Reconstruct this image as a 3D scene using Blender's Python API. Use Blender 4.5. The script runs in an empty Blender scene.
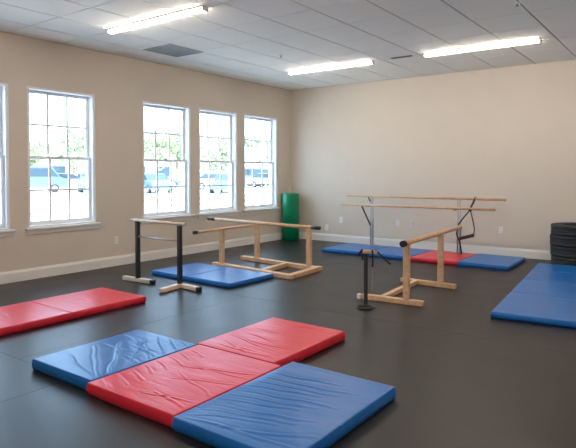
import bpy, bmesh, math, random
from mathutils import Vector, Matrix, noise
R = math.radians
sc = bpy.context.scene
COL = sc.collection
random.seed(7)

# ---------------------------------------------------------------- materials
def new_mat(name):
    m = bpy.data.materials.new(name); m.use_nodes = True
    nt = m.node_tree
    return m, nt, nt.nodes['Principled BSDF']

def mat(name, col, rough=.5, metal=0, spec=.5, noise_amt=0, noise_scale=20, bump=0, bump_scale=60, stretch=(1, 1, 1), coat=0):
    m, nt, b = new_mat(name)
    b.inputs['Base Color'].default_value = (*col, 1)
    b.inputs['Roughness'].default_value = rough
    b.inputs['Metallic'].default_value = metal
    b.inputs['Specular IOR Level'].default_value = spec
    b.inputs['Coat Weight'].default_value = coat
    tc = nt.nodes.new('ShaderNodeTexCoord'); mp = nt.nodes.new('ShaderNodeMapping')
    mp.inputs['Scale'].default_value = stretch
    nt.links.new(tc.outputs['Object'], mp.inputs['Vector'])
    if noise_amt:
        n = nt.nodes.new('ShaderNodeTexNoise'); n.inputs['Scale'].default_value = noise_scale; n.inputs['Detail'].default_value = 4
        nt.links.new(mp.outputs['Vector'], n.inputs['Vector'])
        r = nt.nodes.new('ShaderNodeValToRGB')
        r.color_ramp.elements[0].position = .3; r.color_ramp.elements[1].position = .7
        r.color_ramp.elements[0].color = (*[max(0, c * (1 - noise_amt)) for c in col], 1)
        r.color_ramp.elements[1].color = (*[min(1, c * (1 + noise_amt)) for c in col], 1)
        nt.links.new(n.outputs['Fac'], r.inputs['Fac']); nt.links.new(r.outputs['Color'], b.inputs['Base Color'])
    if bump:
        n2 = nt.nodes.new('ShaderNodeTexNoise'); n2.inputs['Scale'].default_value = bump_scale; n2.inputs['Detail'].default_value = 5
        nt.links.new(mp.outputs['Vector'], n2.inputs['Vector'])
        bp = nt.nodes.new('ShaderNodeBump'); bp.inputs['Strength'].default_value = bump; bp.inputs['Distance'].default_value = .01
        nt.links.new(n2.outputs['Fac'], bp.inputs['Height']); nt.links.new(bp.outputs['Normal'], b.inputs['Normal'])
    return m

def mat_wood(name, c1, c2, rough=.42):
    m, nt, b = new_mat(name)
    tc = nt.nodes.new('ShaderNodeTexCoord'); mp = nt.nodes.new('ShaderNodeMapping')
    mp.inputs['Scale'].default_value = (3, 3, 3)
    nt.links.new(tc.outputs['Object'], mp.inputs['Vector'])
    n = nt.nodes.new('ShaderNodeTexNoise'); n.inputs['Scale'].default_value = 6; n.inputs['Detail'].default_value = 8; n.inputs['Distortion'].default_value = 1.5
    nt.links.new(mp.outputs['Vector'], n.inputs['Vector'])
    r = nt.nodes.new('ShaderNodeValToRGB'); r.color_ramp.elements[0].position = .35; r.color_ramp.elements[1].position = .65
    r.color_ramp.elements[0].color = (*c1, 1); r.color_ramp.elements[1].color = (*c2, 1)
    nt.links.new(n.outputs['Fac'], r.inputs['Fac']); nt.links.new(r.outputs['Color'], b.inputs['Base Color'])
    b.inputs['Roughness'].default_value = rough
    return m

def mat_vinyl(name, col, rough=.30):
    """coated vinyl cloth: fine weave plus shallow creases"""
    m, nt, b = new_mat(name)
    b.inputs['Base Color'].default_value = (*col, 1); b.inputs['Roughness'].default_value = rough
    b.inputs['Specular IOR Level'].default_value = .36
    tc = nt.nodes.new('ShaderNodeTexCoord'); mp = nt.nodes.new('ShaderNodeMapping')
    mp.inputs['Scale'].default_value = (2.2, 9, 3); mp.inputs['Rotation'].default_value = (0, 0, .25)
    nt.links.new(tc.outputs['Object'], mp.inputs['Vector'])
    n = nt.nodes.new('ShaderNodeTexNoise'); n.inputs['Scale'].default_value = 1.6; n.inputs['Detail'].default_value = 2.5; n.inputs['Distortion'].default_value = .6
    nt.links.new(mp.outputs['Vector'], n.inputs['Vector'])
    n2 = nt.nodes.new('ShaderNodeTexNoise'); n2.inputs['Scale'].default_value = 500; n2.inputs['Detail'].default_value = 1
    nt.links.new(tc.outputs['Object'], n2.inputs['Vector'])
    b1 = nt.nodes.new('ShaderNodeBump'); b1.inputs['Strength'].default_value = .35; b1.inputs['Distance'].default_value = .012
    nt.links.new(n.outputs['Fac'], b1.inputs['Height'])
    b2 = nt.nodes.new('ShaderNodeBump'); b2.inputs['Strength'].default_value = .12; b2.inputs['Distance'].default_value = .002
    nt.links.new(n2.outputs['Fac'], b2.inputs['Height']); nt.links.new(b1.outputs['Normal'], b2.inputs['Normal'])
    nt.links.new(b2.outputs['Normal'], b.inputs['Normal'])
    return m

def mat_emit(name, col, s):
    m, nt, b = new_mat(name)
    b.inputs['Base Color'].default_value = (.9, .9, .9, 1)
    b.inputs['Emission Color'].default_value = (*col, 1); b.inputs['Emission Strength'].default_value = s
    return m

def mat_glass(name):
    m = bpy.data.materials.new(name); m.use_nodes = True
    nt = m.node_tree; nt.nodes.clear()
    o = nt.nodes.new('ShaderNodeOutputMaterial'); mx = nt.nodes.new('ShaderNodeMixShader')
    t = nt.nodes.new('ShaderNodeBsdfTransparent'); g = nt.nodes.new('ShaderNodeBsdfGlossy'); g.inputs['Roughness'].default_value = .02
    t.inputs['Color'].default_value = (.97, .98, .98, 1)
    lw = nt.nodes.new('ShaderNodeLayerWeight'); lw.inputs['Blend'].default_value = .5
    pw = nt.nodes.new('ShaderNodeMath'); pw.operation = 'POWER'; pw.inputs[1].default_value = 5
    f = nt.nodes.new('ShaderNodeMath'); f.operation = 'MULTIPLY_ADD'; f.inputs[1].default_value = .5; f.inputs[2].default_value = .03
    nt.links.new(lw.outputs['Facing'], pw.inputs[0]); nt.links.new(pw.outputs[0], f.inputs[0])
    nt.links.new(f.outputs[0], mx.inputs[0]); nt.links.new(t.outputs[0], mx.inputs[1]); nt.links.new(g.outputs[0], mx.inputs[2])
    nt.links.new(mx.outputs[0], o.inputs[0])
    return m

def mat_floor():
    m, nt, b = new_mat('rubber_floor')
    tc = nt.nodes.new('ShaderNodeTexCoord')
    n = nt.nodes.new('ShaderNodeTexNoise'); n.inputs['Scale'].default_value = 1.1; n.inputs['Detail'].default_value = 5
    nt.links.new(tc.outputs['Object'], n.inputs['Vector'])
    r = nt.nodes.new('ShaderNodeValToRGB'); r.color_ramp.elements[0].position = .3; r.color_ramp.elements[1].position = .75
    r.color_ramp.elements[0].color = (*FLOOR_C1, 1); r.color_ramp.elements[1].color = (*FLOOR_C2, 1)
    nt.links.new(n.outputs['Fac'], r.inputs['Fac'])
    nt.links.new(r.outputs['Color'], b.inputs['Base Color'])
    n2 = nt.nodes.new('ShaderNodeTexNoise'); n2.inputs['Scale'].default_value = 2.5; n2.inputs['Detail'].default_value = 6
    nt.links.new(tc.outputs['Object'], n2.inputs['Vector'])
    mr = nt.nodes.new('ShaderNodeMapRange'); mr.inputs['To Min'].default_value = .31; mr.inputs['To Max'].default_value = .40
    nt.links.new(n2.outputs['Fac'], mr.inputs['Value']); nt.links.new(mr.outputs['Result'], b.inputs['Roughness'])
    n3 = nt.nodes.new('ShaderNodeTexNoise'); n3.inputs['Scale'].default_value = 220; n3.inputs['Detail'].default_value = 2
    nt.links.new(tc.outputs['Object'], n3.inputs['Vector'])
    bp = nt.nodes.new('ShaderNodeBump'); bp.inputs['Strength'].default_value = .15; bp.inputs['Distance'].default_value = .002
    nt.links.new(n3.outputs['Fac'], bp.inputs['Height']); nt.links.new(bp.outputs['Normal'], b.inputs['Normal'])
    b.inputs['Specular IOR Level'].default_value = .27
    return m

FLOOR_C1 = (.0105, .0088, .009); FLOOR_C2 = (.0155, .013, .0132)
M = {}
M['floor'] = mat_floor()
M['seam'] = mat('floor_seam', (.012, .012, .012), .8)
M['wall'] = mat('wall_paint', (.62, .55, .465), .65, bump=.08, bump_scale=120, noise_amt=.015, noise_scale=3)
M['bouncewall'] = mat('bounce_wall_paint', (.84, .80, .76), .65, bump=.08, bump_scale=120)  # whitened colour for the two unseen walls, bounces more light into the room
M['white'] = mat('white_trim_paint', (.74, .72, .69), .4, noise_amt=.02, noise_scale=8)
M['sash'] = mat('window_vinyl', (.78, .79, .80), .35, noise_amt=.02, noise_scale=8)
M['tile'] = mat('ceiling_tile', (.90, .875, .80), .9, bump=.25, bump_scale=90, noise_amt=.03, noise_scale=50)
M['grid'] = mat('ceiling_grid_metal', (.16, .155, .15), .6)
M['glass'] = mat_glass('window_glass')
M['red'] = mat_vinyl('red_vinyl', (.62, .022, .045))
M['blue'] = mat_vinyl('blue_vinyl', (.008, .125, .42))
M['wood'] = mat_wood('beech_wood', (.55, .33, .18), (.68, .44, .26))
M['palewood'] = mat_wood('pale_wood', (.60, .46, .34), (.72, .58, .45))
M['black'] = mat('black_rubber', (.012, .013, .014), .5, noise_amt=.2, noise_scale=30)
M['blackpaint'] = mat('black_painted_steel', (.014, .016, .02), .35, noise_amt=.1)
M['steel'] = mat('brushed_steel', (.42, .43, .45), .35, metal=.8, noise_amt=.08, noise_scale=40)
M['strap'] = mat('black_webbing', (.02, .02, .022), .75, bump=.3, bump_scale=300)
M['green'] = mat_vinyl('green_vinyl', (.0, .19, .085), .3)
M['tyre'] = mat('tyre_rubber', (.008, .008, .009), .55, noise_amt=.25, noise_scale=30, bump=.2, bump_scale=100)
M['vent'] = mat('vent_grille_metal', (.22, .23, .23), .5, noise_amt=.05)
M['ventdark'] = mat('vent_slot_metal', (.12, .12, .12), .6)
M['lamp'] = mat_emit('lamp_diffuser', (1, .87, .73), 50)
M['plate'] = mat('outlet_plastic', (.78, .77, .74), .35)
M['socket'] = mat('outlet_slot', (.08, .08, .08), .5)
M['ground'] = mat('concrete_paving', (.66, .66, .66), .8, noise_amt=.06, noise_scale=2)
M['leaf'] = mat('tree_leaves', (.22, .27, .15), .6, noise_amt=.25, noise_scale=1.5)
M['bark'] = mat('tree_bark', (.16, .12, .09), .8, noise_amt=.2)
M['carblue'] = mat('blue_car_paint', (.06, .16, .36), .25, coat=.6, noise_amt=.02)
M['carsilver'] = mat('silver_car_paint', (.30, .34, .40), .25, metal=.3, coat=.5, noise_amt=.02)
M['cardark'] = mat('slate_car_paint', (.08, .13, .19), .25, coat=.5, noise_amt=.02)
M['carglass'] = mat('car_glass', (.03, .05, .07), .08, noise_amt=.02)
M['rail'] = mat('galvanised_steel', (.25, .28, .31), .5, metal=.3, noise_amt=.1)
M['stucco'] = mat('pale_stucco', (.62, .60, .56), .8, noise_amt=.04)
M['roof'] = mat('roof_sheet', (.30, .32, .36), .6, noise_amt=.08)

# ---------------------------------------------------------------- mesh helpers
class MB:
    def __init__(s): s.bm = bmesh.new(); s.mats = []
    def mi(s, m):
        if m not in s.mats: s.mats.append(m)
        return s.mats.index(m)
    def _fin(s, faces, m, smooth=False):
        k = s.mi(m)
        for f in faces: f.material_index = k; f.smooth = smooth
    def box(s, lo, hi, m, bev=0, T=None):
        lo = Vector(lo); hi = Vector(hi)
        n0 = set(s.bm.faces)
        vs = [s.bm.verts.new((x, y, z)) for x in (lo.x, hi.x) for y in (lo.y, hi.y) for z in (lo.z, hi.z)]
        for q in ((0, 1, 3, 2), (4, 6, 7, 5), (0, 4, 5, 1), (2, 3, 7, 6), (0, 2, 6, 4), (1, 5, 7, 3)):
            s.bm.faces.new([vs[i] for i in q])
        new = [f for f in s.bm.faces if f not in n0]
        if bev:
            es = list({e for f in new for e in f.edges})
            bmesh.ops.bevel(s.bm, geom=es, offset=bev, segments=2, affect='EDGES', profile=.5)
            new = [f for f in s.bm.faces if f not in n0]
        if T is not None:
            for v in {v for f in new for v in f.verts}: v.co = T @ v.co
        s._fin(new, m)
        return s
    def beam(s, a, b, w, h, m, bev=.004, up=(0, 0, 1)):
        a = Vector(a); b = Vector(b); d = b - a; L = d.length; y = d.normalized()
        u = Vector(up)
        if abs(y.dot(u)) > .99: u = Vector((0, 1, 0))
        x = y.cross(u).normalized(); z = x.cross(y)
        T = Matrix((( x.x, y.x, z.x, a.x), (x.y, y.y, z.y, a.y), (x.z, y.z, z.z, a.z), (0, 0, 0, 1)))
        return s.box((-w / 2, 0, -h / 2), (w / 2, L, h / 2), m, bev, T)
    def tube(s, pts, r, m, n=16, cap=True, flat=1.0):
        pts = [Vector(p) for p in pts]; rings = []
        prev = None
        rr = r if isinstance(r, (list, tuple)) else [r] * len(pts)
        for i, p in enumerate(pts):
            d = (pts[min(i + 1, len(pts) - 1)] - pts[max(i - 1, 0)]).normalized()
            if prev is None:
                u = Vector((0, 0, 1)) if abs(d.z) < .9 else Vector((1, 0, 0))
                x = d.cross(u).normalized()
            else:
                x = (prev - d * prev.dot(d)).normalized()
            prev = x; y = d.cross(x)
            rings.append([s.bm.verts.new(p + x * math.cos(t) * rr[i] + y * math.sin(t) * rr[i] * flat) for t in [2 * math.pi * k / n for k in range(n)]])
        fs = []
        for a, b in zip(rings, rings[1:]):
            for k in range(n): fs.append(s.bm.faces.new((a[k], a[(k + 1) % n], b[(k + 1) % n], b[k])))
        s._fin(fs, m, True)
        if cap:
            s._fin([s.bm.faces.new(rings[0][::-1]), s.bm.faces.new(rings[-1])], m)
        return s
    def lathe(s, prof, m, n=48, closed=False, c=(0, 0, 0), smooth=True):
        c = Vector(c); rings = []
        for k in range(n):
            t = 2 * math.pi * k / n
            rings.append([s.bm.verts.new(c + Vector((r * math.cos(t), r * math.sin(t), z))) for r, z in prof])
        L = len(prof); fs = []
        for k in range(n):
            a = rings[k]; b = rings[(k + 1) % n]
            for i in range(L if closed else L - 1):
                j = (i + 1) % L
                try: fs.append(s.bm.faces.new((a[i], b[i], b[j], a[j])))
                except ValueError: pass
        s._fin(fs, m, smooth)
        return s
    def prism(s, poly, y0, y1, m, taper=None):
        """poly in xz extruded along y"""
        a = [s.bm.verts.new((x, y0, z)) for x, z in poly]; b = [s.bm.verts.new((x, y1, z)) for x, z in poly]
        n = len(poly); fs = [s.bm.faces.new(a), s.bm.faces.new(b[::-1])]
        for i in range(n): fs.append(s.bm.faces.new((a[i], b[i], b[(i + 1) % n], a[(i + 1) % n])))
        s._fin(fs, m); return s
    def build(s, name, parent=None, kind=None, loc=None, rz=0):
        bmesh.ops.recalc_face_normals(s.bm, faces=s.bm.faces[:])
        me = bpy.data.meshes.new(name); s.bm.to_mesh(me); s.bm.free()
        for m in s.mats: me.materials.append(m)
        o = bpy.data.objects.new(name, me); COL.objects.link(o)
        if parent: o.parent = parent
        if kind: o['kind'] = kind
        if loc: o.location = loc
        if rz: o.rotation_euler.z = rz
        return o

def empty(name, loc=(0, 0, 0), rz=0, kind=None):
    o = bpy.data.objects.new(name, None); COL.objects.link(o)
    o.location = loc; o.rotation_euler.z = rz; o.empty_display_size = .1
    if kind: o['kind'] = kind
    return o
def tag(o, label, cat, group=None):
    o['label'] = label; o['category'] = cat
    if group: o['group'] = group
    return o
def copy_tree(o, parent=None):
    c = o.copy(); COL.objects.link(c)
    if parent: c.parent = parent
    for ch in list(o.children): copy_tree(ch, c)
    return c

# ---------------------------------------------------------------- room
CH = 3.2; XR = 8.6; YN = -11.6
b = MB(); b.box((0, YN, -.1), (XR, 0, -.004), M['seam'])
# rubber sheets laid side by side with fine dark joints
G = .003
rows = [(YN, -7.59, [0, 1.22, 3.67, XR]), (-7.59, -4.95, [0, 2.97, XR]), (-4.95, -2.3, [0, 2.2, 6.9, XR]), (-2.3, 0, [0, 3.1, XR])]
for ya, yb, xs in rows:
    for xa, xb in zip(xs, xs[1:]):
        b.box((xa + G / 2, ya + G / 2, -.03), (xb - G / 2, yb - G / 2, 0), M['floor'])
b.build('floor', kind='structure')

# ceiling: lay-in tiles with recessed joints
b = MB(); b.box((-.2, YN - .2, CH + .01), (XR + .2, .2, CH + .25), M['grid'])
gx = [-.06] + [.57 + .626 * k for k in range(13)] + [XR]
gx = [0] + gx[1:]
gy = [-6.14 + .74 * k for k in range(-8, 9)]
gy = [YN] + [y for y in gy if YN + .1 < y < -.1] + [0]
for i in range(len(gx) - 1):
    for j in range(len(gy) - 1):
        b.box((gx[i] + .010, gy[j] + .0065, CH), (gx[i + 1] - .010, gy[j + 1] - .0065, CH + .012), M['tile'])
b.build('ceiling', kind='structure')

WIN = [(-7.15, -6.12), (-5.88, -4.85), (-3.99, -2.945), (-2.75, -1.73), (-1.53, -.47), (-8.42, -7.39)]  # last entry: unseen extra window, added to let in more daylight
Z0, Z1 = .685, 2.56; TH = .22
b = MB()
cuts = sorted(WIN); y = YN
for (a, c) in cuts:
    b.box((-TH, y, 0), (0, a, CH), M['wall']); y = c
    b.box((-TH, a, 0), (0, c, Z0), M['wall']); b.box((-TH, a, Z1), (0, c, CH), M['wall'])
b.box((-TH, y, 0), (0, 0, CH), M['wall'])
bmesh.ops.remove_doubles(b.bm, verts=b.bm.verts[:], dist=.0001)
b.build('wall_left', kind='structure')
MB().box((-TH, 0, 0), (XR + .2, .2, CH), M['wall']).build('wall_back', kind='structure')
MB().box((XR, YN, 0), (XR + .2, 0, CH), M['bouncewall']).build('wall_right', kind='structure')
MB().box((-TH, YN - .2, 0), (XR + .2, YN, CH), M['bouncewall']).build('wall_front', kind='structure')

def baseboard(name, a, c, n):
    """profile swept from a to c, n = direction into the room"""
    a = Vector(a); c = Vector(c); n = Vector(n)
    prof = [(0, 0), (.016, 0), (.016, .115), (.010, .135), (.004, .15), (0, .15)]
    bb = MB(); A = [bb.bm.verts.new(a + n * u + Vector((0, 0, v))) for u, v in prof]; B = [bb.bm.verts.new(c + n * u + Vector((0, 0, v))) for u, v in prof]
    fs = [bb.bm.faces.new(A), bb.bm.faces.new(B[::-1])]
    for i in range(len(prof)): fs.append(bb.bm.faces.new((A[i], A[(i + 1) % 6], B[(i + 1) % 6], B[i])))
    bb._fin(fs, M['white']); bb.build(name, kind='structure')
baseboard('baseboard_left', (0, YN, 0), (0, 0, 0), (1, 0, 0))
baseboard('baseboard_back', (0, 0, 0), (XR, 0, 0), (0, -1, 0))
baseboard('baseboard_right', (XR, YN, 0), (XR, 0, 0), (-1, 0, 0))
baseboard('baseboard_front', (0, YN, 0), (XR, YN, 0), (0, 1, 0))

def window(n, y0, y1):
    root = empty('window_%d' % n, (0, y0, Z0), 0, 'structure')
    W = y1 - y0; H = Z1 - Z0
    f = MB()   # jambs, head, sill lining
    f.box((-TH, 0, 0), (-.006, .028, H), M['sash'], .002); f.box((-TH, W - .028, 0), (-.006, W, H), M['sash'], .002)
    f.box((-TH, .028, H - .03), (-.006, W - .028, H), M['sash'], .002); f.box((-TH, .028, 0), (-.006, W - .028, .022), M['sash'], .002)
    f.box((-.03, .024, 0), (-.018, .04, H), M['sash']); f.box((-.03, W - .04, 0), (-.018, W - .024, H), M['sash'])
    f.build('window_frame', root)
    s = MB(); s.box((-.05, -.05, -.028), (.045, W + .05, 0), M['white'], .004); s.build('window_sill', root)
    s = MB(); s.box((0, -.03, -.085), (.016, W + .03, -.028), M['white'], .003); s.build('apron', root)
    mid = H / 2
    for nm, xo, za, zb in (('sash', -.105, .022, mid + .02), ('sash', -.15, mid - .02, H - .03)):
        k = MB(); t = .042; ya, yb = .03, W - .03
        k.box((xo - .018, ya, za), (xo + .018, ya + t, zb), M['sash'], .003); k.box((xo - .018, yb - t, za), (xo + .018, yb, zb), M['sash'], .003)
        k.box((xo - .018, ya + t, za), (xo + .018, yb - t, za + (.055 if za < .1 else .036)), M['sash'], .003)
        k.box((xo - .018, ya + t, zb - .04), (xo + .018, yb - t, zb), M['sash'], .003)
        so = k.build(nm, root)
        mt = MB()
        for q in (1, 2):
            yy = ya + t + (yb - ya - 2 * t) * q / 3; mt.box((xo - .009, yy - .014, za + .03), (xo + .009, yy + .014, zb - .035), M['sash'])
        zz = (za + zb) / 2 + .005; mt.box((xo - .0085, ya + t, zz - .013), (xo + .0085, yb - t, zz + .013), M['sash'])
        mt.build('muntin', so)
        g = MB(); g.box((xo - .002, ya + .02, za + .02), (xo + .002, yb - .02, zb - .02), M['glass']); g.build('pane', so)
    l = MB(); l.box((-.087, W / 2 - .03, mid + .018), (-.06, W / 2 + .03, mid + .032), M['sash'], .003); l.tube([(-.075, W / 2, mid + .03), (-.07, W / 2 + .03, mid + .045)], .006, M['sash'], 8); l.build('sash_lock', root)
for n, (a, c) in enumerate(WIN): window(n + 1, a, c)

# outlets ------------------------------------------------------
def outlet(x, z, label, y=0.0, rz=0):
    r = empty('wall_outlet', (x, y, z), rz)
    MB().box((-.037, -.008, -.06), (.037, 0, .06), M['plate'], .003).build('cover_plate', r)
    for zz in (-.022, .022):
        k = MB(); k.box((-.016, -.0105, zz - .014), (.016, -.006, zz + .014), M['plate'], .002); s_ = k.build('socket', r)
        q = MB(); q.box((-.008, -.0115, zz - .004), (-.005, -.010, zz + .006), M['socket']); q.box((.005, -.0115, zz - .004), (.008, -.010, zz + .006), M['socket']); q.build('slots', s_)
    tag(r, label, 'outlet')
outlet(1.272, .455, 'white wall outlet left of the wall-side double barre, low on the back wall')
outlet(2.533, .46, 'white wall outlet between the barre posts, left one of the close pair')
outlet(2.817, .46, 'white wall outlet between the barre posts, right one of the close pair')
outlet(4.434, .445, 'white wall outlet right of the hanging strap, above the rightmost back mat')
outlet(.93, .28, 'small white outlet low on the back wall beside the green roll')
outlet(0, .39, 'pale wall outlet below the windows, near the black-posted barre', -4.51, R(90))

# ceiling fixtures ------------------------------------------------
def strip_light(x0, y, label, L=1.66):
    r = empty('ceiling_light', (x0, y, CH))
    k = MB(); k.box((0, -.045, -.018), (L, .045, 0), M['white'], .004); k.build('housing', r)
    k = MB()
    prof = [(-.036, -.018), (-.036, -.032), (-.026, -.046), (0, -.050), (.026, -.046), (.036, -.032), (.036, -.018)]
    A = [k.bm.verts.new((.02, u, v)) for u, v in prof]; B = [k.bm.verts.new((L - .02, u, v)) for u, v in prof]
    fs = [k.bm.faces.new(A), k.bm.faces.new(B[::-1])] + [k.bm.faces.new((A[i], A[(i + 1) % 7], B[(i + 1) % 7], B[i])) for i in range(7)]
    k._fin(fs, M['lamp'], False); k.build('diffuser', r)
    for xx in (0, L - .02):
        k = MB(); k.box((xx, -.042, -.053), (xx + .02, .042, -.018), M['white'], .004); k.build('end_cap', r)
    tag(r, label, 'ceiling light', 'strip lights on the ceiling')
strip_light(1.19, -5.45, 'lit white strip light on the ceiling nearest the left, above the windows')
strip_light(1.28, -1.79, 'lit short-looking strip light on the ceiling above the back left corner')
strip_light(3.79, -1.79, 'lit strip light on the ceiling at right, above the wall-side double barre', 1.63)
LAMPS_ADDED = [(3.79, -5.45), (6.3, -5.45), (6.3, -1.79), (1.19, -9.1), (3.79, -9.1), (6.3, -9.1)]  # unseen strip lights added to raise the room's brightness
for i, (x, y_) in enumerate(LAMPS_ADDED):
    strip_light(x, y_, 'lit strip light on the ceiling added out of view to brighten the room')

r = empty('ceiling_vent', (.93, -4.17, CH))
k = MB(); k.box((-.29, -.32, -.008), (.29, -.30, 0), M['vent']); k.box((-.29, .30, -.008), (.29, .32, 0), M['vent']); k.box((-.29, -.30, -.008), (-.27, .30, 0), M['vent']); k.box((.27, -.30, -.008), (.29, .30, 0), M['vent']); k.build('frame', r)
k = MB()
for i in range(22):
    yy = -.293 + i * .0275; k.beam((-.27, yy, -.004), (.27, yy, -.004), .022, .003, M['vent'], 0)
k.build('grille', r); tag(r, 'square grey return-air grille in the ceiling behind the left strip light', 'vent')
r = empty('slot_diffuser', (3.42, -1.79, CH))
k = MB(); k.box((-.17, -.025, -.01), (.17, .025, 0), M['ventdark'], .002); k.box((-.155, -.008, -.013), (.155, .008, -.01), M['socket']); o = k.build('slot_frame', r)
tag(r, 'dark narrow air slot in the ceiling between the two rear strip lights', 'vent')
def sprinkler(x, y, label):
    r = empty('ceiling_sprinkler', (x, y, CH))
    k = MB(); k.lathe([(.0, -.002), (.035, -.002), (.035, -.006), (.012, -.010), (.0, -.010)], M['plate'], 20); k.build('escutcheon', r)
    k = MB(); k.lathe([(0, -.010), (.008, -.010), (.006, -.03), (.018, -.032), (.018, -.035), (0, -.035)], M['steel'], 16); k.build('nozzle', r)
    tag(r, label, 'sprinkler')
sprinkler(2.006, -2.996, 'small sprinkler head in the ceiling between the left and rear strip lights')
sprinkler(5.56, -3.58, 'small sprinkler head near the upper right edge of the ceiling')

# ---------------------------------------------------------------- mats
def seg_dist(p, a, c):
    ab = c - a; t = max(0, min(1, (p - a).dot(ab) / ab.length_squared)); return (p - (a + ab * t)).length, t
def panel(sx, sy, h, m, parent, loc, ridges=(), amp=.003, seed=0, quilted=True, name='panel', n=72):
    """one padded panel: rounded edges, creased vinyl top"""
    bm = bmesh.new()
    nx = n; ny = n
    e = .006
    def coord(k, N, S):
        if k == 0: return 0.0
        if k == 1: return e * .35
        if k == 2: return e
        if k == N: return S
        if k == N - 1: return S - e * .35
        if k == N - 2: return S - e
        return e + (S - 2 * e) * (k - 2) / (N - 4)
    def drop(d):
        if d >= e: return 0
        t = 1 - d / e; return e * (1 - math.sqrt(max(0, 1 - t * t)))
    grid = []
    R_ = [(Vector(a), Vector(c), w, am) for a, c, w, am in ridges]
    for i in range(nx + 1):
        row = []
        for j in range(ny + 1):
            x = coord(i, nx, sx); y = coord(j, ny, sy)
            dx = min(x, sx - x); dy = min(y, sy - y); d = min(dx, dy)
            z = h - drop(dx) * 1.0 - drop(dy) * 1.0
            z = max(z, h - e * 1.3)
            fall = min(1, max(0, (d - e) / .05))
            wv = noise.noise(Vector((x * 3 + seed * 7.1, y * 9 + seed, seed * 3.3))) * amp + noise.noise(Vector((x * 1.5 + seed, y * 2 + 5, seed))) * amp * 1.6
            p = Vector((x + .03 * noise.noise(Vector((x * 5, y * 5, seed))), y + .03 * noise.noise(Vector((x * 4, y * 4, seed + 9)))))
            for a, c, w, am in R_:
                dd, t = seg_dist(p, a, c)
                env = math.sin(math.pi * min(1, max(0, .12 + .8 * t))) ** .7
                q = dd / (w * (.5 + .4 * t))
                wv += am * env * (math.exp(-q * q) - .45 * math.exp(-(q - 2) ** 2))
            row.append(bm.verts.new((x, y, z + wv * fall)))
        grid.append(row)
    for i in range(nx):
        for j in range(ny): bm.faces.new((grid[i][j], grid[i + 1][j], grid[i + 1][j + 1], grid[i][j + 1]))
    # sides: slightly bulged foam core with a sewn seam line near the middle
    per = [grid[i][0] for i in range(nx + 1)] + [grid[nx][j] for j in range(1, ny + 1)] + [grid[i][ny] for i in range(nx - 1, -1, -1)] + [grid[0][j] for j in range(ny - 1, 0, -1)]
    cx, cy = sx / 2, sy / 2; prev = per
    for zf, off in ((.62, .004), (.5, .0045), (.34, .004), (.12, 0), (0, -.006)):
        ring = []
        for v in per:
            x, y = v.co.x, v.co.y
            ox = -off if x < 1e-6 else (off if x > sx - 1e-6 else 0); oy = -off if y < 1e-6 else (off if y > sy - 1e-6 else 0)
            ring.append(bm.verts.new((x + ox, y + oy, h * zf)))
        for k in range(len(per)): bm.faces.new((prev[k], ring[k], ring[(k + 1) % len(per)], prev[(k + 1) % len(per)]))
        prev = ring
    bm.faces.new(prev)
    bmesh.ops.recalc_face_normals(bm, faces=bm.faces[:])
    for f in bm.faces: f.smooth = True
    me = bpy.data.meshes.new(name); bm.to_mesh(me); bm.free(); me.materials.append(m)
    o = bpy.data.objects.new(name, me); COL.objects.link(o)
    if parent: o.parent = parent
    o.location = loc
    return o

def fan(rng, n, sx, sy, x0=.02, x1=.5, ln=(.25, .6), tilt=(-.3, .3), w=(.010, .02), am=(.003, .006)):
    out = []
    for _ in range(n):
        a = (rng.uniform(x0, x1) * sx, rng.uniform(.06, .94) * sy)
        L = rng.uniform(*ln); t = rng.uniform(*tilt)
        c = (min(sx * .97, a[0] + L * math.cos(t)), min(sy * .97, max(sy * .03, a[1] + L * math.sin(t))))
        out.append((a, c, rng.uniform(*w), rng.uniform(*am)))
    return out

HM = .061
def mat_thing(name, loc, rz, panels, m, label, group=None, amp=.002, ridges=None, seed=1, h=None):
    h = h or HM
    """panels: list of (x offset, y offset, sx, sy)"""
    if len(panels) == 1:
        px, py, sx, sy = panels[0]
        o = panel(sx, sy, h, m, None, loc, ridges[0] if ridges else (), amp, seed, name=name, n=130 if ridges and len(ridges[0]) > 5 else 60); o.rotation_euler.z = rz
        tag(o, label, 'gym mat', group); return o
    r = empty(name, loc, rz)
    for i, (px, py, sx, sy) in enumerate(panels):
        panel(sx, sy, h, m, r, (px, py, 0), ridges[i] if ridges else (), amp, seed + i, n=130 if ridges and len(ridges[i]) > 5 else 60)
    tag(r, label, 'gym mat', group); return r

rg = random.Random(3)
# front group -------------------------------------------------------
rid = [((.78, .12), (.30, .80), .012, .0042), ((.74, .10), (.18, .62), .012, .0045), ((.70, .08), (.10, .42), .011, .004), ((.66, .06), (.08, .22), .010, .0035),
       ((.40, .92), (.76, .70), .011, .0045), ((.30, .90), (.77, .58), .012, .0042), ((.22, .82), (.74, .46), .011, .004), ((.5, .93), (.77, .82), .010, .004)] + fan(rg, 4, .78, .96)
mat_thing('gym_mat', (3.285, -7.65, 0), 0, [(0, 0, .705, .940)], M['blue'], 'blue wrinkled gym mat on the left side of the red two-panel mat in front', amp=.002, ridges=[rid], seed=2, h=.08)
r1 = [((.03, .10 + .11 * q), (.20 + .03 * (q % 3), .02 + .11 * q), .010, .004) for q in range(8)] + [((.30, .50), (.80, .30), .010, .0038), ((.35, .38), (.82, .55), .010, .0035), ((.38, .62), (.8, .66), .010, .0035), ((.45, .16), (.82, .10), .011, .004), ((.4, .1), (.8, .2), .010, .004), ((.15, .55), (.8, .75), .011, .004)]
r2 = [((.05, .2), (.5, .05), .010, .0038), ((.04, .34), (.6, .2), .011, .004), ((.05, .48), (.5, .38), .010, .0038), ((.08, .62), (.55, .55), .010, .0035), ((.05, .85), (.4, .75), .010, .003)] + fan(rg, 4, .8, .98, am=(.002, .004))
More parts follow.
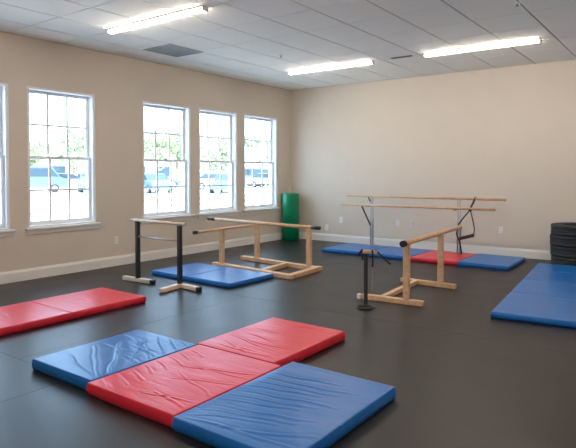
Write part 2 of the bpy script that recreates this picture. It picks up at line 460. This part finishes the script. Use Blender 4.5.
mat_thing('folding_gym_mat', (4.005, -7.685, 0), 0, [(0, 0, .808, .985), (-.035, .995, .765, .975)], M['red'],
          'red two-panel folding gym mat in the front, between two blue mats', amp=.002, ridges=[r1, r2], seed=5, h=.08)
r3 = [((.03, .08 + .085 * q), (.5 + .08 * (q % 3), .26 + .075 * q), .012, .0048) for q in range(10)] + [((.02, .03), (.75, .12), .013, .005), ((.3, .05), (.85, .3), .013, .0045)]
mat_thing('gym_mat', (4.823, -7.70, 0), R(0), [(0, 0, .79, 1.12)], M['blue'], 'large blue wrinkled gym mat nearest the camera, right of the red panels', amp=.0025, ridges=[r3], seed=9, h=.08)
# left red, middle blue ---------------------------------------------
mat_thing('folding_gym_mat', (1.49, -7.53, 0), 0, [(0, 0, .785, .83), (0, .84, .785, .88)], M['red'],
          'red two-panel folding gym mat cut by the left edge, in front of the windows', amp=.0015, ridges=[fan(rg, 4, .78, .8, am=(.001, .002)), fan(rg, 5, .78, .85, am=(.001, .0025))], seed=14, h=.07)
mat_thing('folding_gym_mat', (1.03, -4.68, 0), R(-1.5), [(0, 0, .69, .835), (.70, 0, .79, .835)], M['blue'],
          'blue two-panel folding gym mat between the black-posted barre and the wooden double barre', amp=.001, seed=20)
# row by the back wall ---------------------------------------------------
BW = .80
mat_thing('folding_gym_mat', (1.71, -1.38, 0), R(0), [(0, 0, .84, .98), (.86, 0, .82, .98)], M['blue'], 'blue two-panel mat at the left end of the row by the back wall', amp=.001, seed=30)
mat_thing('gym_mat', (3.41, -1.42, 0), R(.5), [(0, 0, .76, 1.02)], M['red'], 'red gym mat between blue mats in the row by the back wall', amp=.001, ridges=[fan(rg, 4, .76, 1.0, am=(.001, .002))], seed=33)
mat_thing('gym_mat', (4.19, -1.41, 0), R(1), [(0, 0, .74, 1.05)], M['blue'], 'blue gym mat at the right end of the row by the back wall', amp=.001, seed=36)
mat_thing('folding_gym_mat', (5.51, -4.23, 0), R(5), [(0, 0, 1.85, 1.05), (0, 1.070, 1.85, .888), (0, 1.978, 1.85, .788), (0, 2.786, 1.85, .64)], M['blue'],
          'large blue folding gym mat at the right edge, in front of the black tires', amp=.0007, seed=40)

# ---------------------------------------------------------------- black-posted barre
r = empty('ballet_barre', (1.09, -5.10, 0), 0)
def P(x, y, z): return (x - 1.09, y + 5.10, z)
H1 = .775
k = MB(); k.beam(P(1.02, -5.14, .03), P(1.535, -5.115, .03), .06, .05, M['palewood'], .005); f1 = k.build('foot', r)
MB().beam(P(1.535, -5.115, .03), P(1.585, -5.113, .03), .064, .054, M['black'], .005).build('end_cap', f1)
k = MB(); k.beam(P(2.005, -5.045, .03), P(2.33, -5.075, .03), .06, .05, M['palewood'], .005); k.beam(P(2.0, -5.06, .029), P(2.05, -5.40, .029), .06, .05, M['palewood'], .005); f2 = k.build('foot', r)
MB().beam(P(2.33, -5.075, .03), P(2.375, -5.079, .03), .064, .054, M['black'], .005).build('end_cap', f2)
PA = (1.30, -5.135); PB_ = (2.01, -5.065)
for (x, y) in (PA, PB_):
    k = MB(); k.beam(P(x, y, .05), P(x, y, H1 + (.018 if x < 1.5 else -.005)), .05, .05, M['blackpaint'], .006); po = k.build('post', r)
k = MB(); k.tube([P(1.22, -5.14, H1 + .032), P(2.09, -5.06, H1 + .012)], .019, M['palewood']); hr = k.build('handrail', r)
MB().tube([P(1.19, -5.143, H1 + .033), P(1.22, -5.14, H1 + .032)], .021, M['steel']).build('end_cap', hr)
MB().tube([P(2.09, -5.06, H1 + .012), P(2.11, -5.0585, H1 + .012)], .021, M['steel']).build('end_cap', hr)
MB().tube([P(1.315, -5.135, .595), P(1.99, -5.065, .58)], .011, M['steel']).build('rung', r)
tag(r, 'low barre with two black posts, pale wood rail and thin metal rung, by the windows', 'ballet barre')

# ---------------------------------------------------------------- wooden double barre (middle)
r = empty('wooden_barre', (1.9, -3.3, 0), 0)
def P(x, y, z): return (x - 1.9, y + 3.3, z)
BH = .058
k = MB()
A_, B_, C_, D_ = (1.2, -3.62), (2.80, -3.79), (2.70, -3.04), (1.05, -2.88)
def rail(a, c, nm='base_rail', w=.09, z=BH / 2, h=BH, mm='wood'):
    k = MB(); k.beam(P(a[0], a[1], z), P(c[0], c[1], z), w, h, M[mm], .005); return k.build(nm, r)
rail(A_, B_); rail((2.755, -3.74), (2.70, -2.98), w=.10, z=BH / 2 + .002); rail((1.12, -2.88), (2.66, -3.05))
rail((2.20, -3.69), (2.13, -3.04), 'cross_rail', .075, BH / 2 + .003)
T1 = .60
for (x, y, t) in ((2.56, -3.05, T1), (1.465, -2.915, T1), (1.375, -3.638, .565)):
    k = MB(); k.beam(P(x, y, BH), P(x, y, t), .07, .06, M['wood'], .006); k.build('post', r)
k = MB(); k.tube([P(.46, -2.83, .618), P(2.62, -3.06, .622)], .026, M['wood']); hr = k.build('handrail', r)
MB().tube([P(.28, -2.81, .618), P(.46, -2.83, .618)], .028, M['black']).build('grip', hr)
MB().tube([P(2.62, -3.06, .622), P(2.76, -3.075, .622)], .028, M['black']).build('grip', hr)
k = MB(); k.tube([P(1.488, -4.26, .583), P(1.44, -3.62 , .585), P(1.44, -2.98, .585)], .022, M['wood']); hr = k.build('handrail', r)
MB().tube([P(1.494, -4.33, .583), P(1.488, -4.26, .583)], .025, M['black']).build('end_cap', hr)
MB().beam(P(1.50, -2.74, .02), P(1.50, -2.82, .02), .05, .04, M['black'], .005).build('rubber_foot', r)
tag(r, 'wooden corner barre frame with two handrails on a rectangular floor base', 'ballet barre')

# ---------------------------------------------------------------- wooden single barre (right)
r = empty('wooden_barre', (4.5, -3.6, 0), 0)
def P(x, y, z): return (x - 4.5, y + 3.6, z)
P1 = (4.61, -4.20); P2 = (4.565, -3.10)
k = MB(); k.beam(P(4.10, -4.24, .028), P(4.795, -4.178, .028), .065, .055, M['wood'], .005); k.build('foot', r)
k = MB(); k.beam(P(4.03, -3.08, .028), P(4.76, -3.11, .028), .065, .055, M['wood'], .005); k.build('foot', r)
k = MB(); k.beam(P(4.32, -4.19, .028), P(4.25, -3.12, .028), .06, .05, M['wood'], .005); k.build('stretcher', r)
for (x, y) in (P1, P2):
    k = MB(); k.beam(P(x, y, .055), P(x, y, .655), .062, .062, M['wood'], .006); k.build('post', r)
k = MB(); k.tube([P(4.617, -4.27, .665), P(4.47, -2.12, .665)], .03, M['wood'], 20); hr = k.build('handrail', r)
MB().tube([P(4.6215, -4.335, .665), P(4.617, -4.27, .665)], .034, M['black'], 20).build('end_cap', hr)
MB().box((-.02, -.02, 0), (.02, .02, .055), M['plate'], .003, Matrix.Translation(P(4.075, -4.275, .003))).build('foot_bracket', r)
tag(r, 'wooden single-rail barre on an H-shaped floor base, right of centre', 'ballet barre')

# ---------------------------------------------------------------- black stand with ring foot and straps
sx_, sy_ = 4.335, -4.605
r = empty('strap_stand', (sx_, sy_, 0), 0)
k = MB(); ring = [(.085 * math.cos(t), .085 * math.sin(t), .011) for t in [2 * math.pi * q / 32 for q in range(33)]]
k.tube(ring, .0095, M['black'], 10, cap=False); k.beam((-.052, .06, .014), (.052, -.06, .014), .014, .01, M['black'], .002); k.build('ring_base', r)
k = MB(); k.beam((0, 0, .015), (0, 0, .575), .038, .03, M['strap'], .008); k.build('post', r)
k = MB(); k.beam((-.03, -.01, .592), (.11, .045, .592), .05, .035, M['wood'], .005); k.build('top_block', r)
k = MB(); k.box((-.002, -.014, 0), (.002, .014, .1), M['strap'], 0, Matrix.Translation((-.033, -.01, .50)))
def ribbon(bb, pts, w, m, t=.003, side=(.81, .59, 0)):
    sd = Vector(side)
    for a, c in zip(pts, pts[1:]):
        a = Vector(a); c = Vector(c); d = (c - a).normalized(); nrm = d.cross(sd).normalized(); s2 = nrm.cross(d).normalized()
        vs = []
        for p in (a - d * .001, c + d * .001):
            for u, v in ((-1, -1), (1, -1), (1, 1), (-1, 1)): vs.append(bb.bm.verts.new(p + s2 * u * w / 2 + nrm * v * t / 2))
        fs = [bb.bm.faces.new([vs[i] for i in q]) for q in ((0, 1, 2, 3), (7, 6, 5, 4), (0, 4, 5, 1), (1, 5, 6, 2), (2, 6, 7, 3), (3, 7, 4, 0))]
        bb._fin(fs, m)
k.build('hook_tape', r)
k = MB(); ribbon(k, [(.085, .036, .612), (.10, .045, .606), (.12, .055, .58), (.16, .08, .53), (.225, .12, .465)], .018, M['strap']); k.build('strap', r)
k = MB(); ribbon(k, [(.07, .005, .613), (.08, -.004, .60), (.082, -.006, .57), (.082, -.006, .48), (.08, -.005, .44)], .02, M['strap']); s_ = k.build('strap', r)
k = MB(); ribbon(k, [(.08, -.005, .40), (.075, -.003, .20)], .006, M['steel']); k.build('pull_cord', s_)
k = MB(); ribbon(k, [(-.03, -.012, .612), (-.045, -.018, .59), (-.07, -.03, .56)], .03, M['strap']); k.build('strap', r)
tag(r, 'slim black strap-wrapped stand on a ring foot, at the end of the single barre', 'stand')

# ---------------------------------------------------------------- metal post double barre at the back wall
r = empty('double_barre', (3.05, -.5, HM), 0)
def P(x, y, z): return (x - 3.05, y + .5, z - HM)
MZ = HM + .003
for x, y in ((2.24, -.50), (3.88, -.49)):
    k = MB(); k.tube([P(x - .022, y, MZ + .008), P(x - .022, y, .975)], .013, M['steel']); k.tube([P(x + .022, y, MZ + .008), P(x + .022, y, .975)], .013, M['steel'])
    k.box((-.035, -.02, -.01), (.035, .02, .01), M['steel'], .002, Matrix.Translation(P(x, y, .52))); po = k.build('post', r)
    MB().box((-.07, -.07, 0), (.07, .07, .01), M['steel'], .003, Matrix.Translation(P(x, y, MZ))).build('base_plate', po)
    k = MB(); k.beam(P(x - .03, y, .80), P(x - .03, y - .15, .80), .012, .03, M['blackpaint'], .002); k.build('bracket', po)
k = MB(); k.tube([P(1.68, -.50, .980), P(4.64, -.49, .980)], .0205, M['wood']); k.build('handrail', r)
k = MB(); k.tube([P(1.66, -.655, .815), P(4.52, -.645, .825)], .0205, M['wood']); k.build('handrail', r)
k = MB(); k.beam(P(2.095, -.64, .81), P(2.22, -.52, .44), .012, .026, M['blackpaint'], .003); k.build('brace', r)
k = MB(); k.beam(P(2.155, -.50, .968), P(2.22, -.52, .88), .01, .024, M['blackpaint'], .003); k.build('brace', r)
tag(r, 'long double barre with two wooden rails on steel posts along the back wall', 'ballet barre')

# suspension strap on its right end
r = empty('suspension_strap', (4.14, -.47, .97), 0)
def P(x, y, z): return (x - 4.14, y + .47, z - .97)
k = MB(); ribbon(k, [P(4.155, -.498, 1.0), P(4.15, -.47, 1.012), P(4.15, -.418, 1.01)], .03, M['strap']); ribbon(k, [P(4.155, -.498, 1.0), P(4.13, -.56, .90), P(4.12, -.632, .845)], .03, M['strap']); k.build('anchor_loop', r)
k = MB(); k.lathe([(.0, -.02), (.022, -.018), (.026, 0), (.022, .018), (0, .02)], M['black'], 14, c=P(4.12, -.65, .80)); k.build('buckle', r)
k = MB(); ribbon(k, [P(4.115, -.655, .80), P(4.02, -.66, .68), P(3.93, -.66, .56), P(3.90, -.66, .40), P(3.925, -.66, .33)], .022, M['strap']); k.build('strap', r)
k = MB(); ribbon(k, [P(4.125, -.655, .80), P(4.165, -.66, .65), P(4.195, -.66, .50), P(4.185, -.66, .40)], .016, M['strap']); k.build('strap', r)
k = MB(); k.tube([P(3.935, -.66, .32), P(4.185, -.66, .395)], .028, M['black'], 14); k.build('handle', r)
k = MB(); ribbon(k, [P(3.94, -.66, .31), P(3.97, -.67, .20), P(3.995, -.68, .075)], .026, M['strap']); k.build('strap_tail', r)
tag(r, 'black suspension strap with a thick handle hanging from the back wall barre', 'strap')

# ---------------------------------------------------------------- rolled green mat
def rolled(rad, h, m):
    k = MB(); t = .028; turns = (rad - .03) / t; N = int(turns * 36)
    out = []; inn = []
    for i in range(N + 1):
        a = 2 * math.pi * i / 36; rr = .03 + t * a / (2 * math.pi)
        out.append((rr * math.cos(a), rr * math.sin(a))); q = rr - t * .86
        inn.append((max(.003, q) * math.cos(a), max(.003, q) * math.sin(a)))
    V = {}
    for nm, arr in (('o', out), ('i', inn)):
        for lv, z in (('b', 0), ('m1', h * .36), ('m2', h * .37), ('m3', h * .38), ('t0', h - .012), ('t', h)):
            sc_ = .985 if lv == 'm2' and nm == 'o' else (.985 if lv == 't' and nm == 'o' else 1)
            V[nm + lv] = [k.bm.verts.new((x * sc_, y * sc_, z)) for x, y in arr]
    L = ['b', 'm1', 'm2', 'm3', 't0', 't']; fs = []
    for i in range(N):
        for a, c in zip(L, L[1:]):
            fs.append(k.bm.faces.new((V['o' + a][i], V['o' + a][i + 1], V['o' + c][i + 1], V['o' + c][i])))
            fs.append(k.bm.faces.new((V['i' + a][i + 1], V['i' + a][i], V['i' + c][i], V['i' + c][i + 1])))
        fs.append(k.bm.faces.new((V['ot'][i], V['ot'][i + 1], V['it'][i + 1], V['it'][i])))
        fs.append(k.bm.faces.new((V['ob'][i + 1], V['ob'][i], V['ib'][i], V['ib'][i + 1])))
    for e_ in (0, N):
        for a, c in zip(L, L[1:]): fs.append(k.bm.faces.new((V['o' + a][e_], V['o' + c][e_], V['i' + c][e_], V['i' + a][e_])))
    k._fin(fs, m, True); return k
o = rolled(.185, .985, M['green']).build('rolled_mat', loc=(.205, -.29, 0), rz=R(200))
tag(o, 'tall green rolled-up mat standing in the corner beside the windows', 'rolled mat')

# ---------------------------------------------------------------- tires
def tyre_mb(rad=.365, h=.158):
    k = MB(); ri = .20
    prof = [(ri, .03), (ri + .02, .012), (ri + .05, .0), (rad - .016, .001), (rad - .004, .006), (rad, .016)]
    for zc in (.055, .079, .103):
        prof += [(rad, zc - .006), (rad - .008, zc - .004), (rad - .008, zc + .004), (rad, zc + .006)]
    prof += [(rad, h - .016), (rad - .004, h - .006), (rad - .016, h - .001), (ri + .05, h), (ri + .02, h - .012), (ri, h - .03), (ri + .06, h - .035), (rad - .03, h - .05), (rad - .03, .05), (ri + .06, .035)]
    k.lathe(prof, M['tyre'], 72, closed=True)
    for q in range(36):   # shoulder tread blocks
        a = 2 * math.pi * q / 36
        for zc in (.036, h - .036):
            T = Matrix.Rotation(a, 4, 'Z') @ Matrix.Translation((rad - .006, 0, zc)); k.box((-.01, -.024, -.007), (.006, .024, .007), M['tyre'], .002, T)
    return k
lab = ['black tire at the bottom of the stack by the back wall', 'black tire second from the bottom of the stack by the back wall', 'black tire third from the bottom, just under the top tire of the stack', 'black tire topmost of the stack by the back wall']
TX, TY = 5.655, -.385
t0 = tyre_mb().build('tire', loc=(TX, TY, 0)); 
for i in range(4):
    t_ = t0 if i == 0 else t0.copy()
    if i: COL.objects.link(t_)
    t_.location = (TX + (.012, 0, -.006, .004)[i], TY + (0, .008, 0, .006)[i], .159 * i); t_.rotation_euler.z = i * 1.1
    tag(t_, lab[i], 'tire', 'stack of black tires')

# ---------------------------------------------------------------- outside
MB().box((-140, -60, -.3), (-TH, 140, -.06), M['ground']).build('ground', kind='structure')
GZ = -.06
def car(name, loc, rz, m, label, cat='car', van=False):
    r = empty(name, (loc[0], loc[1], GZ), rz)
    if van:
        body = [(-2.4, .35), (2.3, .35), (2.45, .55), (2.4, .95), (1.75, 1.15), (1.15, 1.95), (-2.3, 2.0), (-2.42, 1.1)]
        glass = [(1.68, 1.17), (1.14, 1.82), (-2.1, 1.86), (-2.1, 1.2)]
        W = .93
    else:
        body = [(-2.15, .32), (2.15, .32), (2.2, .6), (2.05, .78), (1.05, .92), (.9, .96), (-1.5, .98), (-2.1, .92), (-2.2, .6)]
        glass = [(1.0, .93), (.35, 1.38), (-.95, 1.40), (-1.65, .95)]
        W = .87
    k = MB(); k.prism(body, -W, W, m); k.build('body', r)
    if van:
        k = MB(); k.prism(glass, -W - .01, W + .01, M['carglass']); k.build('windows', r)
        k = MB(); k.prism([(1.72, 1.2), (1.2, 1.86), (1.16, 1.86), (1.66, 1.2)], -W + .06, W - .06, M['carglass'])
        k.build('windscreen', r)
        k = MB(); k.box((-2.432, -.75, 1.15), (-2.36, .75, 1.75), M['carglass'], .01); k.build('rear_window', r)
    else:
        k = MB(); k.prism(glass, -W + .1, W - .1, M['carglass']); k.build('windows', r)
        k = MB(); k.prism([(.38, 1.37), (.3, 1.42), (-.9, 1.44), (-1.0, 1.40)], -W + .12, W - .12, m); k.build('roof', r)
    for wx in (-1.35, 1.35):
        for wy in (-W + .08, W - .08):
            k = MB(); k.tube([(wx, wy - .1, .32), (wx, wy + .1, .32)], .32, M['tyre'], 24); wl = k.build('wheel', r)
            MB().tube([(wx, wy - .105, .32), (wx, wy + .105, .32)], .18, M['steel'], 16).build('hubcap', wl)
    for sy2 in (-1, 1):
        MB().box((2.12 if not van else 2.40, sy2 * W * .8 - .12, .6), (2.2 if not van else 2.46, sy2 * W * .8 + .12, .72), M['plate'], .01).build('headlight', r)
    tag(r, label, cat, 'cars parked outside')
car('parked_van', (-33.0, 12.6), R(60), M['carblue'], 'blue van parked outside, left part of the second window from the left', 'van', True)
car('parked_van', (-30.2, 15.6), R(-30), M['cardark'], 'slate grey van parked outside, right part of the second window from the left', 'van', True)
car('parked_car', (-25.3, 17.4), R(-20), M['carblue'], 'blue car parked outside the middle window')
car('parked_car', (-20.8, 20.6), R(-60), M['carblue'], 'blue car parked outside the window second from the corner')
car('parked_car', (-27, 33.5), R(10), M['carsilver'], 'silver car parked outside the window nearest the corner')
car('parked_car', (-35.5, 17.0), R(55), M['carsilver'], 'silver car parked outside behind the blue and grey vans')
car('parked_car', (-33.5, 24.8), R(65), M['cardark'], 'dark car parked outside behind the blue car of the middle window')
car('parked_car', (-27.5, 25.8), R(70), M['carsilver'], 'silver car parked outside, seen left in the window second from the corner')
car('parked_van', (-31.5, 36.5), R(80), M['cardark'], 'slate grey van parked outside, seen left in the window nearest the corner', 'van', True)
r = empty('guard_rail', (-9.6, 6, GZ))
for z in (.2, .42):
    k = MB(); k.beam((0, -8.5, z), (0, 9, z), .05, .10, M['rail'], .01); k.build('rail', r)
for q in range(8):
    k = MB(); k.box((-.04, -.04, 0), (.04, .04, .5), M['rail'], .005, Matrix.Translation((-.07, -7.8 + q * 2.25, 0))); k.build('post', r)
tag(r, 'low grey guard rail outside the windows at the edge of the paving', 'guard rail')

def leaf_crown(rx, rz_, n, seed, cz):
    rg = random.Random(seed); k = MB(); fs = []
    blobs = [(Vector((rg.gauss(0, .45) * rx, rg.gauss(0, .45) * rx, cz + rg.gauss(0, .42) * rz_)), rg.uniform(.35, .6) * rx) for _ in range(9)]
    for i in range(n):
        c, rr = blobs[i % len(blobs)]
        d = Vector((rg.gauss(0, 1), rg.gauss(0, 1), rg.gauss(0, 1))).normalized() * rr * rg.uniform(.6, 1.05)
        p = c + Vector((d.x, d.y, d.z * .8))
        a = Vector((rg.gauss(0, 1), rg.gauss(0, 1), rg.gauss(0, 1))).normalized(); b_ = a.orthogonal().normalized(); s = rg.uniform(.12, .26)
        vs = [k.bm.verts.new(p + a * s), k.bm.verts.new(p + b_ * s * .5), k.bm.verts.new(p - a * s), k.bm.verts.new(p - b_ * s * .5)]
        fs.append(k.bm.faces.new(vs))
    k._fin(fs, M['leaf']); return k
TREES = [(-52, 20, 6.4), (-47, 27, 5.6), (-41, 31, 6.6), (-36, 37.5, 6.0), (-33, 44, 7.0), (-27, 44, 7.5), (-60, 33, 7.0), (-50, 45, 7.5), (-56, 14.5, 6.6), (-58, 26, 6.2), (-46, 38.5, 7.4), (-38, 50, 8.0), (-26, 37.5, 6.6)]
TL = ['pale green tree outside, seen left in the second window from the left', 'low bushy tree outside, seen right in the second window from the left', 'leafy tree outside, seen left in the middle window',
      'leafy tree outside, seen right in the middle window', 'leafy tree outside, seen in the window second from the corner', 'leafy tree outside, seen in the window nearest the corner',
      'distant tree outside behind the parked vans', 'distant tree outside behind the parked blue car',
      'pale tree outside at the far left of the second window from the left', 'distant pale tree between the two left trees of the second window', 'tall distant tree outside behind the trees of the middle window',
      'tall distant tree outside behind the trees nearest the corner', 'rounded tree outside at the right of the window nearest the corner']
for i, (x, y, h) in enumerate(TREES):
    r = empty('leafy_tree', (x, y, GZ))
    k = MB(); k.tube([(0, 0, 0), (.1, 0, h * .25), (0, .1, h * .5), (.1, .1, h * .8)], [.22, .16, .12, .04], M['bark'], 10); k.build('trunk', r)
    leaf_crown(2.6, h * .30, 2200, 50 + i, h * .62).build('crown', r)
    tag(r, TL[i], 'tree', 'trees outside')
r = empty('low_building', (-72, 40, GZ), R(60))
k = MB(); k.box((-16, -4, 0), (16, 4, 3.4), M['stucco'], .02); k.build('wall', r)
k = MB(); k.box((-16.5, -4.5, 3.4), (16.5, 4.5, 3.8), M['roof'], .02); k.build('roof', r)
for q in range(8):
    k = MB(); k.box((-14.6 + q * 3.9, -4.06, .9), (-12.4 + q * 3.9, -3.98, 2.5), M['carglass'], .01); k.build('window', r)
tag(r, 'pale low building across the car park outside the windows', 'building')

# ---------------------------------------------------------------- light
w = bpy.data.worlds.new('World'); sc.world = w; w.use_nodes = True
nt = w.node_tree; bg = nt.nodes['Background']
bg.inputs['Color'].default_value = (.50, .74, 1, 1); bg.inputs['Strength'].default_value = 7.2
sun = bpy.data.lights.new('sun', 'SUN'); sun.energy = 21; sun.angle = R(2); sun.color = (1, .96, .9)
so = bpy.data.objects.new('sun', sun); COL.objects.link(so)
so.rotation_euler = Vector((-.75, .35, -1.0)).to_track_quat('-Z', 'Y').to_euler()
for a, c in WIN:
    l = bpy.data.lights.new('window_portal', 'AREA'); l.shape = 'RECTANGLE'; l.size = Z1 - Z0; l.size_y = c - a
    l.cycles.is_portal = True
    o = bpy.data.objects.new('window_portal', l); COL.objects.link(o)
    o.location = (-TH - .01, (a + c) / 2, (Z0 + Z1) / 2); o.rotation_euler = (0, R(-90), 0)

# ---------------------------------------------------------------- camera
cd = bpy.data.cameras.new('camera'); co = bpy.data.objects.new('camera', cd); COL.objects.link(co)
co.location = (7.11477, -9.74875, 1.41698); co.rotation_euler = (R(88.5), 0, .635213)
cd.sensor_width = 36; cd.lens = 555.572 / 576 * 36; cd.shift_y = -36.72 / 576; cd.clip_end = 500
sc.camera = co
sc.view_settings.view_transform = 'Standard'; sc.view_settings.look = 'None'; sc.view_settings.gamma = 1
sc.view_settings.exposure = 0.1
sc.view_settings.use_curve_mapping = False
sc.cycles.use_denoising = True
sc.cycles.max_bounces = 10; sc.cycles.diffuse_bounces = 6; sc.cycles.transparent_max_bounces = 16
sc.cycles.sample_clamp_indirect = 8
